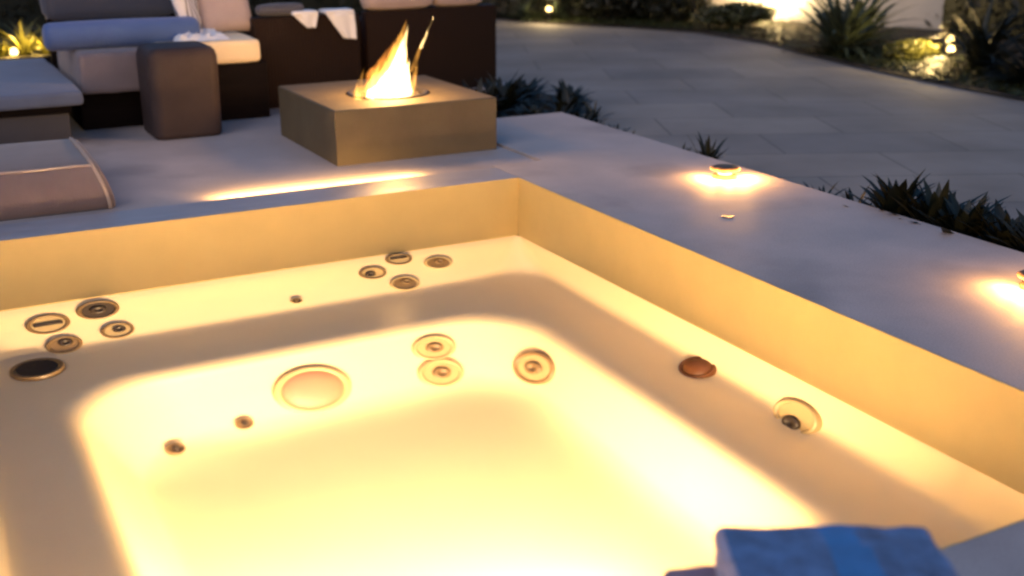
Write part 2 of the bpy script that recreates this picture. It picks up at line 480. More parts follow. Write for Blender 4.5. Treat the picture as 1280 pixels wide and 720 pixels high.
# jets: flange ring, hollow cup, nozzle in the middle
def jet(p, nrm, r, flange, cup, noz, style='round', off=(0, 0)):
    p = Vector(p) + Vector(nrm).normalized() * (.010 if r < .09 else .018)
    q = Vector(nrm).normalized().to_track_quat('Z', 'Y').to_matrix().to_4x4()
    MM = Matrix.Translation(Vector(p)) @ q
    f = sp(link('jet', lathe([(r * 1.02, -.03), (r, .006), (r * .96, .011), (r * .86, .012), (r * .80, .007), (r * .78, -.003)], seg=36, M=MM), flange))
    c = link('jet_cup', lathe([(r * .775, .003), (r * .70, .0025), (r * .45, .0015), (0, .001)], seg=36, M=MM), cup, f)
    c.matrix_parent_inverse = Matrix.Identity(4)
    M2 = MM @ Matrix.Translation((off[0] * r, off[1] * r, 0))
    if style == 'round':
        link('nozzle', lathe([(r * .40, .003), (r * .40, .012), (r * .32, .018), (r * .18, .018), (r * .15, .008), (0, .008)], seg=24, M=M2), noz, f)
    elif style == 'bar':
        bm = box(-r * .66, r * .66, -r * .16, r * .16, .003, .016, bev=.004)
        bmesh.ops.transform(bm, matrix=M2, verts=bm.verts[:]); link('nozzle', bm, noz, f)
    elif style == 'dome':
        link('cover', lathe([(r * .79, .006), (r * .70, .016), (r * .45, .024), (r * .2, .027), (0, .027)], seg=36, M=M2), noz, f)
    elif style == 'grille':
        for k in range(-3, 4):
            hw = r * .74 * math.sqrt(max(0, 1 - (k / 4.2) ** 2))
            bm = box(-hw, hw, k * r * .2 - r * .035, k * r * .2 + r * .035, .003, .011, bev=.002)
            bmesh.ops.transform(bm, matrix=M2, verts=bm.verts[:]); link('grille_bar', bm, noz, f)
    return f
JP, JM, JD, JR = M['jetpale'], M['jet'], M['jetdark'], M['jetred']
JG = mat('jet_tan_plastic', (.24, .15, .07), rough=.4)
JS = mat('suction_cover_terracotta', (.42, .20, .13), rough=.5)
A_ = (0, -.744, .668)
jet((-2.234, -.118, -.427), A_, .085, JM, JP, JD, 'bar')
jet((-2.032, -.080, -.382), (0, -.775, .632), .085, JM, JD, JD, 'round')
jet((-1.984, -.222, -.529), (0, -.667, .745), .066, JM, JP, JD, 'round', (.1, .1))
jet((-2.197, -.256, -.559), (0, -.658, .753), .070, JM, JM, JD, 'round', (.1, .2))
jet((-2.320, -.434, -.600), (0, 0, 1), .098, JM, JD, JD, 'grille')
jet((-.827, -.115, -.423), A_, .064, JM, JP, JD, 'round', (-.25, -.15))
jet((-.669, -.050, -.345), (0, -.722, .691), .064, JM, JP, JD, 'bar', (0, .2))
jet((-.496, -.114, -.422), A_, .068, JP, JM, JM, 'round', (.1, .2))
jet((-.714, -.222, -.529), (0, -.667, .745), .070, JP, JM, JM, 'round', (.15, .2))
jet((-1.226, -.220, -.527), (0, -.667, .745), .026, JP, JD, JM)
jet((-1.375, -.845, -.852), (0, -.79, .61), .155, JP, JS, JS, 'dome')
jet((-.825, -.775, -.765), (0, -.81, .59), .095, JP, JP, JM, 'round')
jet((-.850, -.895, -.905), (0, -.74, .67), .095, JP, JP, JM, 'round')
jet((-.505, -1.10, -.83), (-.87, -.18, .46), .115, JG, JP, JM, 'round')
jet((-.085, -1.613, -.572), (-.55, 0, .83), .080, JR, JR, JR, 'dome')
jet((-.052, -2.144, -.537), (-.951, 0, .308), .105, JP, JP, JD, 'round', (0, -.45))
jet((-1.945, -1.005, -.950), (.209, -.341, .917), .034, JM, JM, JD)
jet((-1.673, -.930, -.940), (0, -.625, .781), .034, JM, JM, JD)

# underwater floodlights: two in the riser of the near seat, plus a small unseen one added to light the seats
WL = (1.0, .635, .33)
def flood(p, tilt, r, e):
    MM = Matrix.Translation(p) @ Matrix.Rotation(R(tilt), 4, 'X')
    ul = sp(link('underwater_light', lathe([(0, -.02), (r, -.02), (r * 1.1, 0), (r * 1.1, .014), (r * .9, .02)], M=MM), M['jetpale']))
    ln = link('lens', lathe([(r * .89, .018), (r * .7, .022), (0, .024)], M=MM), M['poollens'], ul)
    ln.matrix_parent_inverse = Matrix.Identity(4)
    d = bpy.data.lights.new('underwater_lamp', 'AREA'); d.shape = 'DISK'; d.size = r * 1.7; d.energy = e * K; d.color = WL
    o = bpy.data.objects.new('underwater_lamp', d); col.objects.link(o)
    n = Vector((0, math.sin(R(-tilt)), math.cos(R(-tilt))))
    o.location = Vector(p) + n * .027; o.rotation_euler = n.to_track_quat('-Z', 'Y').to_euler()
flood((-2.0, -2.765, -.82), -80, .11, 118)
flood((-1.25, -2.765, -.82), -80, .11, 56)
flood((-1.75, -3.335, -.45), -88, .07, 40)  # added out of view in the near seat back, to brighten the seat tops

# ------------------------------------------------------------------ coping strip light
st = sharp(link('strip_light', box(-1.62, -.32, .2585, .2615, -.0105, -.003), M['strip'], smooth=False))
tag(st, 'thin warm strip light tucked under the stone coping behind the tub', 'strip light')
d = bpy.data.lights.new('strip_lamp', 'AREA'); d.shape = 'RECTANGLE'; d.size = 1.0; d.size_y = .02; d.energy = 9 * K; d.spread = R(150); d.color = (1, .52, .15)
o = bpy.data.objects.new('strip_lamp', d); col.objects.link(o); o.location = (-.90, .31, .06)
o.rotation_euler = Vector((0, .6, -1)).to_track_quat('-Z', 'Y').to_euler()

# ------------------------------------------------------------------ deck lights
def deck_light(x, y, label):
    t = empty('deck_light', (x, y, 0), label, 'deck light', 'round brass lights set along the deck')
    link('base', lathe([(0, .001), (.06, .001), (.06, .012), (.045, .016), (.03, .016), (.03, .034), (0, .034)]), M['cap'], t)
    link('lens', lathe([(.031, .017), (.034, .018), (.034, .024), (.031, .025)]), M['lens'], t)
    link('cap', lathe([(0, .034), (.06, .035), (.072, .040), (.074, .046), (.06, .054), (.03, .058), (0, .059)]), M['cap'], t)
    return t
deck_light(.90, -.47, 'round brass deck light shining on the pale deck beyond the tub corner')
deck_light(.80, -2.36, 'round brass deck light by the deck edge at the right side of the photo')
for (x, y, e) in ((.90, -.47, 5), (.80, -2.36, 7)):
    for dx, dy in ((-.05, -.095), (-.105, -.03), (.03, -.11), (-.09, .06), (.10, -.05)):
        lamp('deck_lamp', 'POINT', (x + dx, y + dy, .036), e * (1 if dy < -.02 else .5), (1, .46, .12), .012)
s = link('drain_cap', lathe([(0, .002), (.012, .002), (.014, .0025), (.022, .0025), (.026, .0015), (.026, 0)]), M['drain'])
s.location = (.445, -1.075, 0)
tag(s, 'small round metal plug set in the deck near the deck light', 'deck plug')

# ------------------------------------------------------------------ fire pit
PX0, PX1, PY0, PY1, PZ = -.68, .245, .705, 1.66, .275
pc = Vector(((PX0 + PX1) / 2, (PY0 + PY1) / 2, T))
pit = empty('fire_pit', pc, 'square tan concrete fire pit with a bright flame burning in its top', 'fire pit')
bc = (.0, -.06)    # burner centre, local
br_ = .235
def pit_body():
    hx, hy, h = (PX1 - PX0) / 2, (PY1 - PY0) / 2, PZ - T
    bm = bmesh.new(); n = 48
    def sq(a, z, ins=0):
        c, s_ = math.cos(a), math.sin(a)
        k = min((hx - ins) / abs(c) if abs(c) > 1e-6 else 9, (hy - ins) / abs(s_) if abs(s_) > 1e-6 else 9)
        return (k * c, k * s_, z)
    angs = sorted([2 * math.pi * i / n for i in range(n)] + [math.atan2(sy * hy, sx * hx) % (2 * math.pi) for sx in (-1, 1) for sy in (-1, 1)])
    # drop near duplicates
    A = []
    for a in angs:
        if not A or a - A[-1] > 1e-3: A.append(a)
    def ring(f): return [bm.verts.new(f(a)) for a in A]
    rs = [ring(lambda a: sq(a, 0)), ring(lambda a: sq(a, h - .006)), ring(lambda a: sq(a, h, .006)),
          ring(lambda a: (bc[0] + br_ * math.cos(a), bc[1] + br_ * math.sin(a), h)),
          ring(lambda a: (bc[0] + br_ * math.cos(a), bc[1] + br_ * math.sin(a), h - .09))]
    for p, q in zip(rs, rs[1:]):
        for i in range(len(A)):
            j = (i + 1) % len(A); bm.faces.new((p[i], p[j], q[j], q[i]))
    bm.faces.new(list(reversed(rs[0]))); bm.faces.new(rs[-1])
    bmesh.ops.recalc_face_normals(bm, faces=bm.faces[:])
    return bm
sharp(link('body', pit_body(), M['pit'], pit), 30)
hh = PZ - T
link('burner_pan', lathe([(0, -.05), (.20, -.05), (.224, -.03), (.226, .006), (.205, .009), (.198, -.02)], M=Matrix.Translation((bc[0], bc[1], hh))), M['pan'], pit)
bm = bmesh.new()
for i in range(70):
    a = rnd.uniform(0, 6.28); r = .185 * math.sqrt(rnd.random()); s_ = rnd.uniform(.018, .034)
    q = bmesh.ops.create_icosphere(bm, subdivisions=1, radius=s_)
    off = Vector((bc[0] + r * math.cos(a), bc[1] + r * math.sin(a), hh - .03 + rnd.uniform(0, .012)))
    for v in q['verts']:
        v.co = v.co * rnd.uniform(.7, 1.1) + off
st_ = link('lava_stones', bm, M['rock'], pit, smooth=False); st_['kind'] = 'stuff'
# flame: glowing gas inside tongue-shaped hulls
def flame_mat(name, c, s):
    m = bpy.data.materials.new(name); m.use_nodes = True
    nt = m.node_tree; nt.nodes.clear(); n = nt.nodes; l = nt.links
    e = n.new('ShaderNodeEmission'); e.inputs['Color'].default_value = (*c, 1)
    tc = n.new('ShaderNodeTexCoord'); mp = n.new('ShaderNodeMapping'); mp.inputs['Scale'].default_value = (34, 34, 7); mp.inputs['Rotation'].default_value = (0, R(-18), 0)
    a = n.new('ShaderNodeTexNoise'); a.inputs['Scale'].default_value = 1; a.inputs['Detail'].default_value = 2; a.inputs['Distortion'].default_value = .6
    r = n.new('ShaderNodeMapRange'); r.inputs['From Min'].default_value = .42; r.inputs['From Max'].default_value = .62
    r.inputs['To Min'].default_value = .35 * s * K; r.inputs['To Max'].default_value = 1.7 * s * K
    l.new(tc.outputs['Object'], mp.inputs['Vector']); l.new(mp.outputs['Vector'], a.inputs['Vector']); l.new(a.outputs['Fac'], r.inputs['Value'])
    l.new(r.outputs['Result'], e.inputs['Strength'])
    o = n.new('ShaderNodeOutputMaterial'); l.new(e.outputs[0], o.inputs['Volume'])
    return m
M['fl_core'] = flame_mat('flame_core', (1, .66, .26), 150)
M['fl_mid'] = flame_mat('flame_body', (1, .42, .07), 22)
M['fl_out'] = flame_mat('flame_fringe', (1, .32, .05), 9)
def tongue(name, base, tip, w, mname, bend=.0, seed=0):
    b = Vector(base); t = Vector(tip); pts = []; rad = []
    n = 18
    for i in range(n + 1):
        u = i / n
        p = b.lerp(t, u); p.x += bend * math.sin(u * math.pi) + .014 * noise.noise(Vector((seed, u * 4, 0))) * u
        pts.append(p - pc)
        body = math.sin(math.pi * min(1, (u + .22) / .44) * .5) if u < .22 else (1 - (u - .22) / .78) ** 1.15
        rad.append(max(.001, w * body * (1 + .16 * noise.noise(Vector((seed + 5, u * 7, 0))))))
    return link(name, tube(pts, rad, seg=14), M[mname], pit)
fz = PZ - .01
# white-hot heart, leaning to the right
tongue('flame', (-.25, .97, fz), (-.138, 1.0, .655), .062, 'fl_core', -.006, 1)
tongue('flame', (-.31, .97, fz), (-.19, 1.0, .50), .058, 'fl_core', -.012, 2)
tongue('flame', (-.38, .97, fz), (-.27, .99, .40), .044, 'fl_core', 0, 3)
tongue('flame', (-.20, .97, fz), (-.145, .99, .48), .050, 'fl_core', 0, 12)
# amber body
tongue('flame', (-.255, .98, fz), (-.140, 1.0, .69), .095, 'fl_mid', -.012, 4)
tongue('flame', (-.37, .99, fz), (-.24, 1.0, .47), .072, 'fl_mid', -.01, 5)
for i in range(9):
    u = i / 8
    tongue('flame', (-.45 + .16 * u, .96 + .05 * (i % 3), fz), (-.44 + .27 * u + .02 * math.sin(i * 2.1), .99, .38 + .20 * u + .03 * math.sin(i * 3.7)), .024, 'fl_mid', -.015, 20 + i)
for i in range(2):
    tongue('flame', (-.15 + .012 * i, .97 + .03 * (i % 2), fz), (-.10 + .022 * i, 1.0, .42 + .05 * ((i * 2) % 3)), .020, 'fl_mid', .004, 40 + i)
# fringe
tongue('flame', (-.30, 1.0, fz), (-.19, 1.02, .60), .125, 'fl_out', -.01, 6)
# separate streak flying off to the upper right
tongue('flame', (-.13, 1.0, .40), (.020, 1.02, .685), .013, 'fl_mid', .0, 7)
tongue('flame', (-.07, 1.0, .52), (.018, 1.02, .675), .008, 'fl_core', .0, 8)
lamp('flame_lamp', 'POINT', (-.26, 1.0, .46), 34, (1, .50, .14), .07)
lamp('flame_lamp', 'POINT', (-.20, .98, .56), 12, (1, .50, .14), .05)

# ------------------------------------------------------------------ stool
stl = empty('side_stool', (-1.17, 2.0, T), 'tall brown block stool with rounded corners beside the fire pit', 'stool')
def rounded_column(hx, r, prof, n=8):
    bm = bmesh.new(); prev = None
    for (ins, z) in prof:
        vs = [bm.verts.new(p) for p in rring(-hx + ins, hx - ins, -hx + ins, hx - ins, max(r - ins, .004), z, n)]
        if prev:
            k = len(vs)
            for i in range(k): bm.faces.new((prev[i], prev[(i + 1) % k], vs[(i + 1) % k], vs[i]))
        else: bm.faces.new(list(reversed(vs)))
        prev = vs
    bm.faces.new(prev)
    bmesh.ops.recalc_face_normals(bm, faces=bm.faces[:])
    return bm
link('body', rounded_column(.20, .065, [(.02, 0), (.006, .012), (.004, .03), (.0, .40), (.002, .46), (.012, .49), (.03, .508), (.06, .514)]), M['stool'], stl)

# ------------------------------------------------------------------ ottoman
ott = empty('ottoman', (-2.4, .7, T), 'low mauve upholstered floor ottoman with cream piping next to the tub', 'ottoman')
prof = [(.375, -.015), (.355, .01), (.35, .05), (.365, .09), (.40, .135), (.45, .172), (.50, .186), (.62, .20), (.80, .208), (.95, .205), (1.03, .19), (1.07, .15), (1.08, .06), (1.07, .0), (1.05, -.015)]
pr = catmull([list(p) for p in prof], 3)
bm = bmesh.new(); prev = None
xs = [(-3.55, .35), (-3.54, .1), (-3.50, .0)] + [(-3.4 + i * .1, -.004 + .006 * noise.noise(Vector((i * .7, 0, 0)))) for i in range(15)] + [(-1.92, 0), (-1.875, .01), (-1.85, .035), (-1.84, .07)]
cyc, czc = .71, .09
for (x, ins) in xs:
    vs = []
    for (y, z) in pr:
        k = 1 - ins
        xx = x - (.055 * max(0, (z + .02) / .22) ** 1.5 if x > -2.0 else 0)
        vs.append(bm.verts.new((xx, cyc + (y - cyc) * k + .004 * noise.noise(Vector((x * 8, y * 8, z * 8))), czc + (z - czc) * k + .003 * noise.noise(Vector((x * 6, y * 6, 3))))))
    if prev:
        for i in range(len(vs)): bm.faces.new((prev[i], prev[(i + 1) % len(vs)], vs[(i + 1) % len(vs)], vs[i]))
    else: bm.faces.new(list(reversed(vs)))
    prev = vs
bm.faces.new(prev)
for v in bm.verts: v.co -= Vector((-2.4, .7, T))
bmesh.ops.recalc_face_normals(bm, faces=bm.faces[:])
link('cushion', bm, M['mauve'], ott)
off = Vector((-2.4, .7, T))
endp = [Vector((-1.868 - .055 * max(0, (z + .02) / .22) ** 1.5, cyc + (y - cyc) * .99, czc + (z - czc) * 1.0)) - off for (y, z) in pr]
link('piping', tube([p for p in endp], .0085, seg=8), M['piping'], ott)
link('piping', tube([Vector((-3.5 + i * .08, .452, .176 + .002 * math.sin(i))) - off for i in range(20)] + [Vector((-1.91, .452, .172)) - off], .0075, seg=8), M['piping'], ott)

# ------------------------------------------------------------------ platform daybed at the left
day = empty('daybed', (-2.6, 2.5, T), 'low platform daybed with a thin blue-grey mattress at the left edge', 'daybed')
def L(o, par):
    o.parent = par; o.matrix_parent_inverse = par.matrix_basis.inverted(); return o
L(sharp(link('base', box(-3.9, -1.80, 1.93, 3.3, T, .17, bev=.008), M['base'])), day)
L(sharp(link('frame', box(-4.0, -1.79, 1.90, 3.4, .175, .215, bev=.004), M['dark'])), day)
L(link('mattress', soft(-4.0, -1.725, 1.84, 3.42, .218, .30, r=.025, puff=.006), mat('grey_blue_canvas', (.10, .13, .21), rough=.85, sheen=.2, noise_scale=5, noise_amt=.1, bump=.3, bump_scale=200)), day)

# ------------------------------------------------------------------ left lounge sofa
sofa = empty('lounge_sofa', (-1.2, 2.8, T), 'long low lounge sofa with grey and cream cushions behind the block stool', 'sofa')
L(sharp(link('base', box(-1.68, -1.26, 2.34, 3.2, T, .20, bev=.01), M['dark'])), sofa)
L(sharp(link('base', box(-1.255, -.56, 2.26, 3.2, T, .335, bev=.01), M['dark'])), sofa)
L(sharp(link('back_frame', box(-1.70, -.52, 3.25, 3.32, T, .60, bev=.01), M['dark'])), sofa)
L(link('seat_cushion', soft(-1.68, -1.285, 2.22, 3.15, .215, .455, r=.03, puff=.006), M['grey']), sofa)
c_ = L(link('seat_cushion', soft(-1.24, -.60, 2.24, 3.1, .340, .478, r=.028, puff=.006), M['cream']), sofa)
c_['label'] = 'cream seat cushion lit by the fire'
L(link('back_cushion', soft(-1.72, -.92, 3.05, 3.24, .57, .82, r=.05, puff=.02), M['darkgrey']), sofa)

bol = tag(link('bolster', bmesh.new(), M['bluegrey']), 'long round blue-grey bolster lying along the grey seat cushion', 'bolster')
bm = bmesh.new()
MM = Matrix.Translation((-1.38, 2.42, .535)) @ Matrix.Rotation(R(90), 4, 'Y')
add_lathe(bm, [(0, -.45), (.05, -.448), (.07, -.438), (.080, -.41), (.083, -.3), (.085, 0), (.083, .3), (.080, .41), (.07, .438), (.05, .448), (0, .45)], seg=28, M=MM)
for v in bm.verts: v.co.z += .003 * noise.noise(v.co * 7)
bmesh.ops.recalc_face_normals(bm, faces=bm.faces[:]); bm.to_mesh(bol.data); bm.free()
for p in bol.data.polygons: p.use_smooth = True

def pillow(name, c, w, h, t, rx, rz, m, label, ry=0):
    bm = bmesh.new(); n = 16
    for sgn in (-1, 1):
        grid = []
        for i in range(n + 1):
            row = []
            for j in range(n + 1):
                u, v = -1 + 2 * i / n, -1 + 2 * j / n
                pin = 1 - .07 * (u * u * v * v) + .05 * ((1 - u * u) * v * v * 0 - (1 - v * v) * u * u * .5)
                th = t / 2 * ((1 - u ** 4) * (1 - v ** 4)) ** .55
                row.append(bm.verts.new((u * w / 2 * (1 - .06 * (1 - v * v)), sgn * th + .006 * noise.noise(Vector((u * 2, v * 2, sgn))) * (1 - u * u) * (1 - v * v), v * h / 2 * (1 - .06 * (1 - u * u)))))
            grid.append(row)
        for i in range(n):
            for j in range(n):
                f = (grid[i][j], grid[i + 1][j], grid[i + 1][j + 1], grid[i][j + 1])
                bm.faces.new(f if sgn < 0 else tuple(reversed(f)))
    bmesh.ops.remove_doubles(bm, verts=bm.verts[:], dist=.0005)
    o = link(name, bm, m); o.location = c; o.rotation_euler = (rx, ry, rz)
    return tag(o, label, 'pillow')
pillow('pillow', (-.70, 2.66, .655), .36, .36, .12, R(-18), R(8), M['beige'], 'square beige pillow leaning above the cream seat cushion')
# patterned white pillow seen edge on
def pattern():
    m = mat('white_pillow_grey_print', (.72, .72, .76), rough=.85, bump=.3)
    nt = m.node_tree; n = nt.nodes; l = nt.links; b = n['Principled BSDF']
    tc = [x for x in n if x.type == 'TEX_COORD'][0]
    w = n.new('ShaderNodeTexWave'); w.inputs['Scale'].default_value = 5; w.inputs['Distortion'].default_value = 8; w.inputs['Detail'].default_value = 1
    l.new(tc.outputs['Object'], w.inputs['Vector'])
    r = n.new('ShaderNodeValToRGB'); r.color_ramp.elements[0].position = .08; r.color_ramp.elements[1].position = .16
    r.color_ramp.elements[0].color = (.05, .05, .07, 1); r.color_ramp.elements[1].color = (.72, .72, .76, 1)
    l.new(w.outputs['Fac'], r.inputs['Fac']); l.new(r.outputs['Color'], b.inputs['Base Color'])
    return m
pillow('pillow', (-.955, 2.60, .675), .34, .40, .10, R(-14), R(60), pattern(), 'white pillow with dark scrolled print standing left of the beige pillow')

# crumpled white towel
def crumple(x0, x1, y0, y1, z, h, seed, n=34):
    bm = bmesh.new(); g = []; g2 = []
    for i in range(n + 1):
        row = []; row2 = []
        for j in range(n + 1):
            u, v = i / n, j / n
            p = Vector((u * 3.2 + seed, v * 3.2, seed))
            e = min(u, v, 1 - u, 1 - v)
            a = abs(noise.noise(p * 1.3)) + .5 * abs(noise.noise(p * 3.1)) + .2 * noise.noise(p * 7)
            zz = z + h * min(1, e * 6) ** .7 * (.35 + .9 * a)
            xx = x0 + (x1 - x0) * u + .03 * noise.noise(p * 1.7 + Vector((9, 0, 0))); yy = y0 + (y1 - y0) * v + .03 * noise.noise(p * 1.7 + Vector((0, 9, 0)))
            row.append(bm.verts.new((xx, yy, zz))); row2.append(bm.verts.new((xx, yy, z + .001)))
        g.append(row); g2.append(row2)
    for i in range(n):
        for j in range(n):
            bm.faces.new((g[i][j], g[i + 1][j], g[i + 1][j + 1], g[i][j + 1]))
            bm.faces.new((g2[i][j], g2[i][j + 1], g2[i + 1][j + 1], g2[i + 1][j]))
    for k in range(n):
        for a, b in (((k, 0), (k + 1, 0)), ((n, k), (n, k + 1)), ((k + 1, n), (k, n)), ((0, k + 1), (0, k))):
            bm.faces.new((g[a[0]][a[1]], g2[a[0]][a[1]], g2[b[0]][b[1]], g[b[0]][b[1]]))
    return bm
tag(link('crumpled_towel', crumple(-1.10, -.78, 2.25, 2.55, .480, .055, 3.3), M['white']), 'crumpled white towel on the seat above the block stool', 'towel')

# ------------------------------------------------------------------ wicker armchair and loveseat, backs to the fire pit
def wicker_seat(name, x0, x1, y0, y1, zb, label, cat, slant):
    r = empty(name, ((x0 + x1) / 2, (y0 + y1) / 2, T), label, cat)
    rz = math.atan2(slant, x1 - x0)
    r.rotation_euler = (0, 0, rz)
    hx, hy = (x1 - x0) / 2, (y1 - y0) / 2
    def b(nm, *a, m=M['wicker'], bev=.012): return sharp(link(nm, box(*a, bev=bev), m, r))
    b('backrest', -hx, hx, -hy, -hy + .09, .0, zb - T)
    b('armrest', -hx, -hx + .10, -hy + .093, hy, .0, zb - T - .06)
    b('armrest', hx - .10, hx, -hy + .093, hy, .0, zb - T - .06)
    b('seat_base', -hx + .103, hx - .103, -hy + .093, hy - .02, .04, .28)
    return r, hx, hy
r, hx, hy = wicker_seat('wicker_armchair', -.56, .17, 2.55, 3.3, .575, 'dark brown wicker armchair directly behind the flame, its back to the fire pit', 'armchair', .02)
link('seat_cushion', soft(-hx + .11, hx - .11, -hy + .1, hy - .03, .285, .40, r=.04, puff=.01), M['darkgrey'], r)
link('back_cushion', soft(-hx + .05, -.02, -hy + .01, -hy + .10, .60, .66, r=.025, puff=.01), M['darkgrey'], r)
r, hx, hy = wicker_seat('wicker_loveseat', .20, 1.26, 2.68, 3.5, .575, 'wide dark wicker loveseat with pinkish cushions behind the fire pit', 'loveseat', .12)
link('seat_cushion', soft(-hx + .11, hx - .11, -hy + .1, hy - .03, .285, .42, r=.04, puff=.01), M['cream'], r)
for a, b_ in ((-.50, .01), (.03, .42)):
    link('back_cushion', soft(a, b_, -hy + .0, -hy + .15, .60, .86, r=.05, puff=.02), M['beige'], r)

def throw(pts, name, label):
    """thin cloth folded over a chair back, its corner hanging down"""
    bm = bmesh.new(); n = 12
    (ax, az), (bx, bz), (cx_, cz), (dx, dz) = pts      # quad: top left, top right, bottom right, bottom left in x-z
    fr, bk = [], []
    for i in range(n + 1):
        rf, rb = [], []
        for j in range(n + 1):
            u, v = i / n, j / n
            x = (ax * (1 - u) + bx * u) * (1 - v) + (dx * (1 - u) + cx_ * u) * v
            z = (az * (1 - u) + bz * u) * (1 - v) + (dz * (1 - u) + cz * u) * v
            y = 2.535 + .008 * math.sin(u * 9 + v * 2) + .005 * noise.noise(Vector((u * 4, v * 4, ax * 9)))
            rf.append(bm.verts.new((x, y - .012, z))); rb.append(bm.verts.new((x, y - .004, z)))
        fr.append(rf); bk.append(rb)
    for i in range(n):
        for j in range(n):
            bm.faces.new((fr[i][j], fr[i][j + 1], fr[i + 1][j + 1], fr[i + 1][j]))
            bm.faces.new((bk[i][j], bk[i + 1][j], bk[i + 1][j + 1], bk[i][j + 1]))
    for k in range(n):
        for a, b in (((k, 0), (k + 1, 0)), ((n, k), (n, k + 1)), ((k + 1, n), (k, n)), ((0, k + 1), (0, k))):
            bm.faces.new((fr[a[0]][a[1]], fr[b[0]][b[1]], bk[b[0]][b[1]], bk[a[0]][a[1]]))
    # the part folded over the top of the back
    tx0, tx1, tz = ax, bx, max(az, bz)
    add_soft(bm, min(tx0, tx1), max(tx0, tx1), 2.525, 2.66, tz - .004, tz + .02, r=.01, puff=.004, n=8)
    return tag(link(name, bm, M['white']), label, 'towel')
throw([(-.29, .585), (-.12, .585), (-.145, .50), (-.20, .50)], 'hanging_towel', 'white towel folded over the armchair back, the left of two')
throw([(-.07, .585), (.13, .585), (.135, .41), (.05, .42)], 'hanging_towel', 'white towel corner hanging lower near the pink cushions, the right of two')

# ------------------------------------------------------------------ folded blue towels at the near corner
def folded_towel(name, w, dep, th, layers, mats, label, loc, rz, seed):
    """terry sheet folded back and forth; the folds show at the ends, with a stripe woven across"""
    bm = bmesh.new()
    lt = th / layers
    # serpentine centreline in (v, z), then extruded along u
    for k in range(layers):
        z0 = k * lt
        ins = .006 * noise.noise(Vector((seed, k, 0))) + (.0 if k == layers - 1 else .004)
        nb = len(bm.verts)
        add_soft(bm, -w / 2 + ins + .004 * k % .009, w / 2 - abs(ins), -dep / 2 + ins, dep / 2 - ins, z0 + .0008, z0 + lt - .0008, r=lt * .48, puff=.0, n=44, wob=.0, seed=seed + k)
    for v in bm.verts:
        v.co.z += .006 * noise.noise(Vector((v.co.x * 6, v.co.y * 6, seed))) * (v.co.z / th + .15) - .010 * max(0, (abs(v.co.x) / (w / 2)) ** 6) * (v.co.z / th)
        v.co.z += (.005 * noise.noise(Vector((v.co.x * 14, v.co.y * 14, seed + 2))) + .0022 * noise.noise(Vector((v.co.x * 45, v.co.y * 45, seed)))) * (v.co.z / th)
        v.co.x += .007 * noise.noise(Vector((v.co.y * 14, v.co.z * 30, seed)))
        v.co.y += .004 * noise.noise(Vector((v.co.x * 9, v.co.z * 20, seed + 4)))
    o = link(name, bm, mats)
    for p in o.data.polygons:
        c = p.center
        if len(mats) > 1:
            if c.x < -w / 2 + .018: p.material_index = 1
            elif len(mats) > 2 and -.015 < c.x + .02 * noise.noise(c * 6) < .055: p.material_index = 2
    o.location = loc; o.rotation_euler = (0, 0, rz)
    return tag(o, label, 'towel')
TA = math.atan2(-3.657 + 3.479, -1.161 + 1.495)      # direction of the stack's long edge
ux, uy = math.cos(TA), math.sin(TA)
tc0 = Vector((-1.328, -3.568, 0)) + Vector((uy, -ux, 0)) * .15
def tloc(du, z): return (tc0.x + ux * du, tc0.y + uy * du, z)
folded_towel('folded_towel', .40, .30, .088, 3, [M['towelblue'], M['towelmauve']], 'blue folded towel at the bottom of the stack on the near deck', tloc(-.085, .001), TA, 1)
folded_towel('folded_towel', .40, .30, .097, 3, [M['towelmauve'], M['towelmauve']], 'mauve folded towel sandwiched in the middle of the stack', tloc(-.078, .090), TA + .03, 2)
folded_towel('folded_towel', .385, .30, .080, 2, [M['towelblue'], M['toweledge'], M['towelstripe']], 'blue towel with a brighter blue stripe on top of the stack', tloc(0, .187), TA, 3)

# ------------------------------------------------------------------ planting
def blade(bm, base, yaw, length, lean, width, droop, n=6, fold=.25):
    d = Vector((math.cos(yaw), math.sin(yaw), 0)); s = Vector((-d.y, d.x, 0))
    prev = None; p = Vector(base); ang = lean
    for i in range(n + 1):
        u = i / n
        w = width * (math.sin(math.pi * min(1, .18 + .82 * u)) ** .7 if u < .999 else .02)
        up = Vector((0, 0, 1))
        nrm = (d * math.cos(ang) * -1 + up * math.sin(ang))
        mid = p - nrm * 0
        a = bm.verts.new(mid - s * w + nrm * w * fold); b = bm.verts.new(mid); c = bm.verts.new(mid + s * w + nrm * w * fold)
        if prev:
            bm.faces.new((prev[0], prev[1], b, a)); bm.faces.new((prev[1], prev[2], c, b))
        prev = (a, b, c)
        p = p + (d * math.sin(ang) + up * math.cos(ang)) * (length / n)
        ang += droop / n
def rosette(name, x, y, z, n, ln, wd, m, label, cat='plant', group=None, leanr=(.1, 1.2), droop=.9, seed=0):
    rr = random.Random(seed); bm = bmesh.new()
    for i in range(n):
        blade(bm, (x + rr.uniform(-.03, .03) * ln * 2, y + rr.uniform(-.03, .03) * ln * 2, z), rr.uniform(0, 6.283), ln * rr.uniform(.6, 1.1), rr.uniform(*leanr), wd * rr.uniform(.7, 1.2), droop * rr.uniform(.5, 1.5))
    for v in bm.verts: v.co -= Vector((x, y, z))
    o = link(name, bm, m); o.location = (x, y, z)
    return tag(o, label, cat, group)
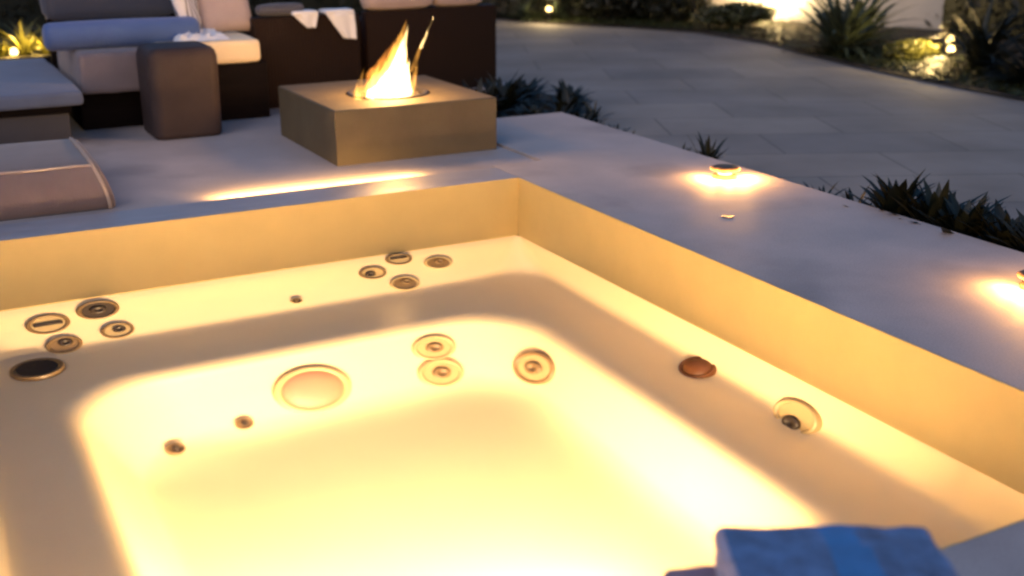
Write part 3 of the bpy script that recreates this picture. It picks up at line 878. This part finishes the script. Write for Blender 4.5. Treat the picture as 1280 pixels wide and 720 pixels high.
# strip plants behind the terrace corner, right of the fire pit
g1 = 'dark spiky plants between the terrace and the path'
for i, (x, y, ln, lb) in enumerate([(.78, 2.00, .36, 'dark spiky plant rising just right of the fire pit'),
                                (1.12, 2.30, .34, 'dark spiky plant with long leaves beside the loveseat corner'),
                                (1.42, 2.55, .26, 'dark low spiky plant between loveseat and path'),
                                (1.02, 1.68, .22, 'dark low spiky plant just beyond the deck corner'),
                                (1.40, 1.90, .24, 'dark spiky plant overhanging the path edge past the deck corner'),
                                (1.62, 2.25, .24, 'dark spiky plant furthest out over the stone path')]):
    rosette('spiky_plant', x, y, G, 85, ln, .028, M['leaf'], lb, group=g1, seed=i + 20)
g2 = 'dark leafy plants along the outer deck edge'
edge = [(1.24, -.55, .12, 'tiny plant at the deck edge between the deck light and the big clump'),
        (1.23, -1.02, .20, 'small dark plant where the deck edge clump begins'),
        (1.26, -1.25, .33, 'upright dark plant at the left of the deck edge clump'),
        (1.29, -1.45, .31, 'broad dark plant in the middle of the deck edge clump'),
        (1.27, -1.63, .32, 'tall pointed plant right of middle in the deck edge clump'),
        (1.30, -1.82, .30, 'dark bushy plant near the right end of the deck edge clump'),
        (1.27, -2.02, .29, 'dark plant at the right frame edge beyond the deck'),
        (1.23, .35, .15, 'tiny sprig at the deck edge behind the deck light'),
        (1.24, .12, .25, 'thin leaning plant beyond the deck light'),
        (1.17, 1.62, .24, 'sprawling dark plant just past the far deck corner'),
        (1.24, 1.02, .15, 'tiny dark tuft two along from the far deck corner'),
        (1.22, .60, .14, 'tiny dark tuft between the far tufts and the deck light'),
        (1.23, -.80, .17, 'small dark plant between the lone tiny plant and the big clump'),
        (1.25, 1.44, .20, 'low sprawling dark plant hugging the far end of the deck edge'),
        (1.45, 1.62, .20, 'low dark plant on the path side of the far deck corner'),
        (1.22, 1.20, .15, 'tiny tuft beside the far end of the deck edge'),
        (1.22, .85, .13, 'tiny tuft midway along the far deck edge')]
for i, (x, y, ln, lb) in enumerate(edge):
    n = 75 if ln > .25 else 26
    rosette('edge_plant', x, y, G, n, ln, .030 if ln > .25 else .014, M['leaf'], lb, group=g2, leanr=(.05, .9), droop=.7, seed=i + 50)

# shrubs beyond the path
def leafball(bm, c, rad, n, ls, rr, flat=.8, shell=.55):
    for i in range(n):
        while True:
            p = Vector((rr.uniform(-1, 1), rr.uniform(-1, 1), rr.uniform(-1, 1)))
            if shell < p.length <= 1: break
        p = Vector((p.x * rad[0], p.y * rad[1], p.z * rad[2])) * (1 + .25 * noise.noise(Vector(c) + p * 3)) + Vector(c)
        a = Vector((rr.gauss(0, 1), rr.gauss(0, 1), rr.gauss(0, .7))).normalized()
        b = a.cross(Vector((rr.gauss(0, 1), rr.gauss(0, 1), rr.gauss(0, 1)))).normalized()
        s_ = ls * rr.uniform(.6, 1.3)
        v = [bm.verts.new(p - a * s_), bm.verts.new(p + b * s_ * .38), bm.verts.new(p + a * s_), bm.verts.new(p - b * s_ * .38)]
        bm.faces.new(v)
rosette('sword_leaf_shrub', 5.62, 3.75, G, 120, .75, .030, M['sage'], 'large grey-green sword-leaved shrub in front of the pale wall', 'shrub', seed=3, leanr=(.1, 1.3), droop=.8)
rosette('sword_leaf_shrub', 6.2, 4.1, G, 70, .8, .030, M['sage'], 'sword-leaved shrub close against the pale wall behind the large one', 'shrub', seed=4)
g3 = 'dark shrubs at the right of the path'
for i, (x, y, ln, lb) in enumerate([(5.75, 2.15, .75, 'dark arching shrub right of the small garden light'),
                                    (5.45, 1.35, .55, 'dark arching shrub at the right frame edge by the path'),
                                    (6.4, 1.7, .95, 'tallest dark arching shrub at the upper right')]):
    rosette('arching_shrub', x, y, G, 110, ln, .024, M['leaf'], lb, 'shrub', g3, seed=30 + i, leanr=(.05, 1.3), droop=1.1)
bm = bmesh.new(); rr = random.Random(5)
border = [(5.01, -2), (5.0, 0), (5.01, 1.1), (5.13, 2.17), (5.26, 3.25), (5.68, 4.9), (5.67, 6.16), (5.27, 6.88), (4.66, 7.74), (4.24, 8.9)]
for a, b in zip(border, border[1:]):
    A, B = Vector((*a, 0)), Vector((*b, 0)); n = int((B - A).length * 1500)
    for i in range(n):
        t = rr.random(); off_ = abs(rr.gauss(0, .55)); p = A.lerp(B, t)
        e = .12 * noise.noise(Vector((p.x * 1.7, p.y * 1.7, 1)))
        x = p.x + off_ + .02 - e; y = p.y + off_ * .25
        h = max(.012, .10 * min(1, off_ * 2.0 + .15) * (.6 + .8 * noise.noise(Vector((x * 2, y * 2, 4)))))
        z = G + rr.uniform(0, h) + .004
        yaw = rr.uniform(0, 6.28); s_ = rr.uniform(.02, .042)
        d_ = Vector((math.cos(yaw), math.sin(yaw), rr.uniform(-.2, .7))).normalized(); q = d_.cross(Vector((0, 0, 1))).normalized() * s_ * .4
        c = Vector((x, y, z))
        bm.faces.new([bm.verts.new(c - d_ * s_), bm.verts.new(c + q), bm.verts.new(c + d_ * s_), bm.verts.new(c - q)])
gc = link('ground_cover', bm, M['cover'], smooth=False); tag(gc, 'low green ground cover spilling from the bed beside the path', 'ground cover', kind='stuff')

# pale garden wall
p0, p1 = Vector((6.62, 7.50, 0)), Vector((8.22, 4.83, 0))
wd = (p1 - p0).normalized(); wn = Vector((-wd.y, wd.x, 0))
bm = bmesh.new()
add_box(bm, 0, (p1 - p0).length, 0, .28, 0, 2.3, bev=.01)
ow = sharp(link('garden_wall', bm, M['wall'])); ow.location = (p0.x, p0.y, G); ow.rotation_euler = (0, 0, math.atan2(wd.y, wd.x))
tag(ow, 'pale rendered garden wall behind the shrubs, lit from its foot', 'wall')

# hedges closing the garden
def hedge(name, a, b, h, th, n, label, seed, ls=.06):
    A, B = Vector((*a, 0)), Vector((*b, 0)); Lh = (B - A).length; dd = (B - A).normalized(); nn = Vector((-dd.y, dd.x, 0))
    bm = bmesh.new(); rr = random.Random(seed)
    k = 24
    # dark twiggy core
    add_box(bm, 0, Lh, -th * .32, th * .32, 0, h * .9, bev=.05)
    for i in range(n):
        u = rr.uniform(-.02, 1.02) * Lh; z = rr.uniform(0, h)
        bulge = th * (.42 + .22 * noise.noise(Vector((u * 1.1, z * 1.6, seed))))
        v_ = rr.choice((-1, 1)) * bulge * rr.uniform(.75, 1.1) if rr.random() < .8 else rr.uniform(-1, 1) * bulge
        zz = z * (1 + .1 * noise.noise(Vector((u, seed, 0))))
        c = Vector((u, v_, zz)); a_ = Vector((rr.gauss(0, 1), rr.gauss(0, 1), rr.gauss(0, 1))).normalized(); b_ = a_.cross(Vector((rr.gauss(0, 1), rr.gauss(0, 1), rr.gauss(0, 1)))).normalized()
        s_ = ls * rr.uniform(.6, 1.3)
        bm.faces.new([bm.verts.new(c - a_ * s_), bm.verts.new(c + b_ * s_ * .4), bm.verts.new(c + a_ * s_), bm.verts.new(c - b_ * s_ * .4)])
    o = link(name, bm, M['hedge'], smooth=False); o.location = (a[0], a[1], G); o.rotation_euler = (0, 0, math.atan2(dd.y, dd.x))
    return tag(o, label, 'hedge')
hedge('hedge', (3.0, 9.9), (6.55, 7.55), 2.6, .9, 12000, 'dark hedge left of the pale wall at the far end of the path', 1)
hedge('hedge', (8.6, 4.9), (7.6, -2.5), 2.6, 1.2, 12000, 'dark hedge right of the pale wall behind the arching shrubs', 2)
hedge('hedge', (-9, 7.6), (2.9, 9.9), 2.4, 1.0, 16000, 'dark hedge behind the seating terrace', 3)
bm = bmesh.new(); rr = random.Random(8)
for c, r_ in (((5.75, 7.0, .25), (.55, .5, .45)), ((6.3, 6.75, .3), (.4, .4, .5)), ((5.1, 7.8, .2), (.5, .5, .4))):
    pass
g4 = 'dark rounded shrubs at the far side of the path'
for i, (c, r_, lb) in enumerate([((5.95, 7.05, .2), (.5, .45, .42), 'dark rounded shrub just left of the wall light'),
                            ((5.45, 7.65, .22), (.5, .45, .45), 'dark rounded shrub at the middle of the far hedge'),
                            ((5.0, 8.3, .2), (.4, .4, .4), 'dark rounded shrub right of the far small light')]):
    bm = bmesh.new(); leafball(bm, (0, 0, c[2] - G), r_, 2600, .05, rr, shell=.2)
    o = link('round_shrub', bm, M['hedge'], smooth=False); o.location = (c[0], c[1], G); tag(o, lb, 'shrub', g4)
bm = bmesh.new(); leafball(bm, (0, 0, .17), (.55, .22, .12), 2200, .04, rr, shell=.2)
o = link('low_shrub', bm, M['cover'], smooth=False); o.location = (6.15, 6.05, G); tag(o, 'low mounded green shrub in front of the bright wall light', 'shrub')
bm = bmesh.new(); leafball(bm, (0, 0, .10), (.30, .18, .09), 1400, .035, rr, shell=.2)
o = link('low_shrub', bm, M['yleaf'], smooth=False); o.location = (5.85, 3.05, G); tag(o, 'low bright green tuft lit by the small garden light', 'shrub')

# left bed: yellow-lit grasses
tag(sharp(link('low_planter_wall', box(-5.0, -1.42, 4.65, 4.78, G, .16, bev=.01), M['dark'])), 'low dark planter wall at the upper left', 'planter wall')
tag(link('planter_soil', sheet([(-5, 4.79), (-1.42, 4.79), (-1.42, 6.6), (-5, 6.6)], .10), M['soil'], smooth=False), kind='structure')
g5 = 'grasses lit yellow in the planter'
for i, (x, y, ln, lb) in enumerate([(-1.86, 5.02, .20, 'yellow-lit grass tuft at the left frame edge'),
                                    (-1.69, 5.00, .36, 'tallest yellow-lit grass tuft in the planter'),
                                    (-1.52, 5.03, .28, 'yellow-lit grass tuft nearest the bolster end'),
                                    (-2.1, 5.1, .25, 'yellow-lit grass tuft mostly beyond the left frame edge')]):
    rosette('grass_tuft', x, y, .10, 90, ln, .010, M['yleaf'], lb, 'grass', g5, seed=70 + i, leanr=(.0, .9), droop=.9)

# ------------------------------------------------------------------ garden lights
def spike_light(x, y, z, label, aim, h=.16, s=1.0):
    t = empty('garden_light', (x, y, z), label, 'garden light', 'small lights in the planting')
    link('stake', tube([(0, 0, 0), (0, 0, h - .04)], .008 * s, seg=8), M['lampblack'], t)
    link('housing', lathe([(0, h - .05), (.022 * s, h - .05), (.032 * s, h - .03), (.036 * s, h), (.033 * s, h + .004)], seg=20), M['lampblack'], t)
    link('lens', lathe([(.033 * s, h + .002), (.034 * s, h + .02), (.026 * s, h + .045), (0, h + .055)], seg=20), M['lens'], t)
    return t
spike_light(6.85, 6.25, G, 'glaring garden light at the foot of the pale wall', None, .20, 1.6)
lamp('garden_lamp', 'SPOT', (6.85, 6.25, G + .27), 160, (1, .66, .28), .03, angle=R(150), blend=.8, to=(7.15, 6.75, .3))
lamp('garden_lamp', 'POINT', (6.80, 6.20, G + .30), 45, (1, .72, .30), .03)
spike_light(6.09, 2.83, G, 'upper of the two small glowing garden lights by the wall end', None, .19, 1.0)
spike_light(5.90, 2.64, G, 'lower of the two small glowing garden lights by the wall end', None, .13, 1.0)
lamp('garden_lamp', 'POINT', (5.95, 2.83, G + .24), 30, (1, .68, .26), .03)
lamp('garden_lamp', 'POINT', (5.75, 2.70, G + .20), 16, (1, .68, .26), .03)
spike_light(4.67, 7.84, G, 'tiny garden light at the far left end of the path', None, .13, 1.0)
lamp('garden_lamp', 'POINT', (4.60, 7.75, G + .22), 16, (1, .72, .34), .03)
rosette('flowering_clump', 4.82, 7.95, G, 60, .30, .014, M['sage'], 'pale-leaved clump around the tiny far light', 'plant', seed=90)
rosette('flowering_clump', 4.50, 8.15, G, 60, .28, .014, M['sage'], 'pale-leaved clump left of the tiny far light', 'plant', seed=91)
spike_light(-1.78, 4.86, .10, 'garden light among the yellow-lit grasses at upper left', None, .06, .8)
lamp('garden_lamp', 'POINT', (-1.80, 4.84, .22), 12, (1, .62, .14), .03)
lamp('garden_lamp', 'POINT', (-1.60, 4.86, .22), 7, (1, .62, .14), .03)
# slim young tree by the far light
tr = empty('young_tree', (4.9, 8.1, G), 'slim pale-stemmed young tree beside the tiny far light', 'tree')
link('trunk', tube([(0, 0, 0), (.02, 0, .5), (0, .02, 1.1), (.03, 0, 1.9)], [.025, .02, .016, .008], seg=8), M['bark'], tr)
bm = bmesh.new(); leafball(bm, (0, 0, 1.9), (.6, .6, .6), 1800, .05, rr, shell=.1); link('crown', bm, M['leaf'], tr, smooth=False)

# ------------------------------------------------------------------ sky, sun
w = bpy.data.worlds.new('World'); sc.world = w; w.use_nodes = True
nt = w.node_tree; bg = nt.nodes['Background']
sky = nt.nodes.new('ShaderNodeTexSky'); sky.sky_type = 'NISHITA'; sky.sun_disc = False
SE, SR = R(2.0), R(200)
sky.sun_elevation = SE; sky.sun_rotation = SR; sky.air_density = 1.0; sky.dust_density = 2.0; sky.ozone_density = 3.2
nt.links.new(sky.outputs[0], bg.inputs['Color']); bg.inputs['Strength'].default_value = .078
sd = bpy.data.lights.new('sun', 'SUN'); sd.energy = .9 * K; sd.angle = R(40); sd.color = (1, .78, .68)
so = bpy.data.objects.new('sun', sd); col.objects.link(so)
so.rotation_euler = (R(50), 0, R(-60))

# ------------------------------------------------------------------ camera
cd = bpy.data.cameras.new('camera'); cam = bpy.data.objects.new('camera', cd); col.objects.link(cam)
cd.sensor_width = 36; cd.lens = 36 * 1447 / 1280; cd.clip_end = 300; cd.clip_start = .05
cam.location = (-2.648, -4.893, 1.3)
th, yaw = R(18.6), R(61.9)
v = Vector((math.cos(th) * math.cos(yaw), math.cos(th) * math.sin(yaw), -math.sin(th)))
cam.rotation_euler = v.to_track_quat('-Z', 'Y').to_euler()
cd.dof.use_dof = True; cd.dof.focus_distance = 4.2; cd.dof.aperture_fstop = 1.7
sc.camera = cam

sc.view_settings.view_transform = 'Standard'; sc.view_settings.look = 'None'
sc.view_settings.exposure = EXPOSURE; sc.view_settings.gamma = 1; sc.view_settings.use_curve_mapping = False
sc.render.engine = 'CYCLES'
cy = sc.cycles
cy.use_denoising = True
try: cy.denoiser = 'OPENIMAGEDENOISE'
except Exception: pass
cy.max_bounces = 12; cy.diffuse_bounces = 6; cy.glossy_bounces = 4; cy.transmission_bounces = 8
cy.sample_clamp_indirect = 6; cy.caustics_refractive = True; cy.caustics_reflective = False
cy.blur_glossy = .5
cy.filter_width = 2.2
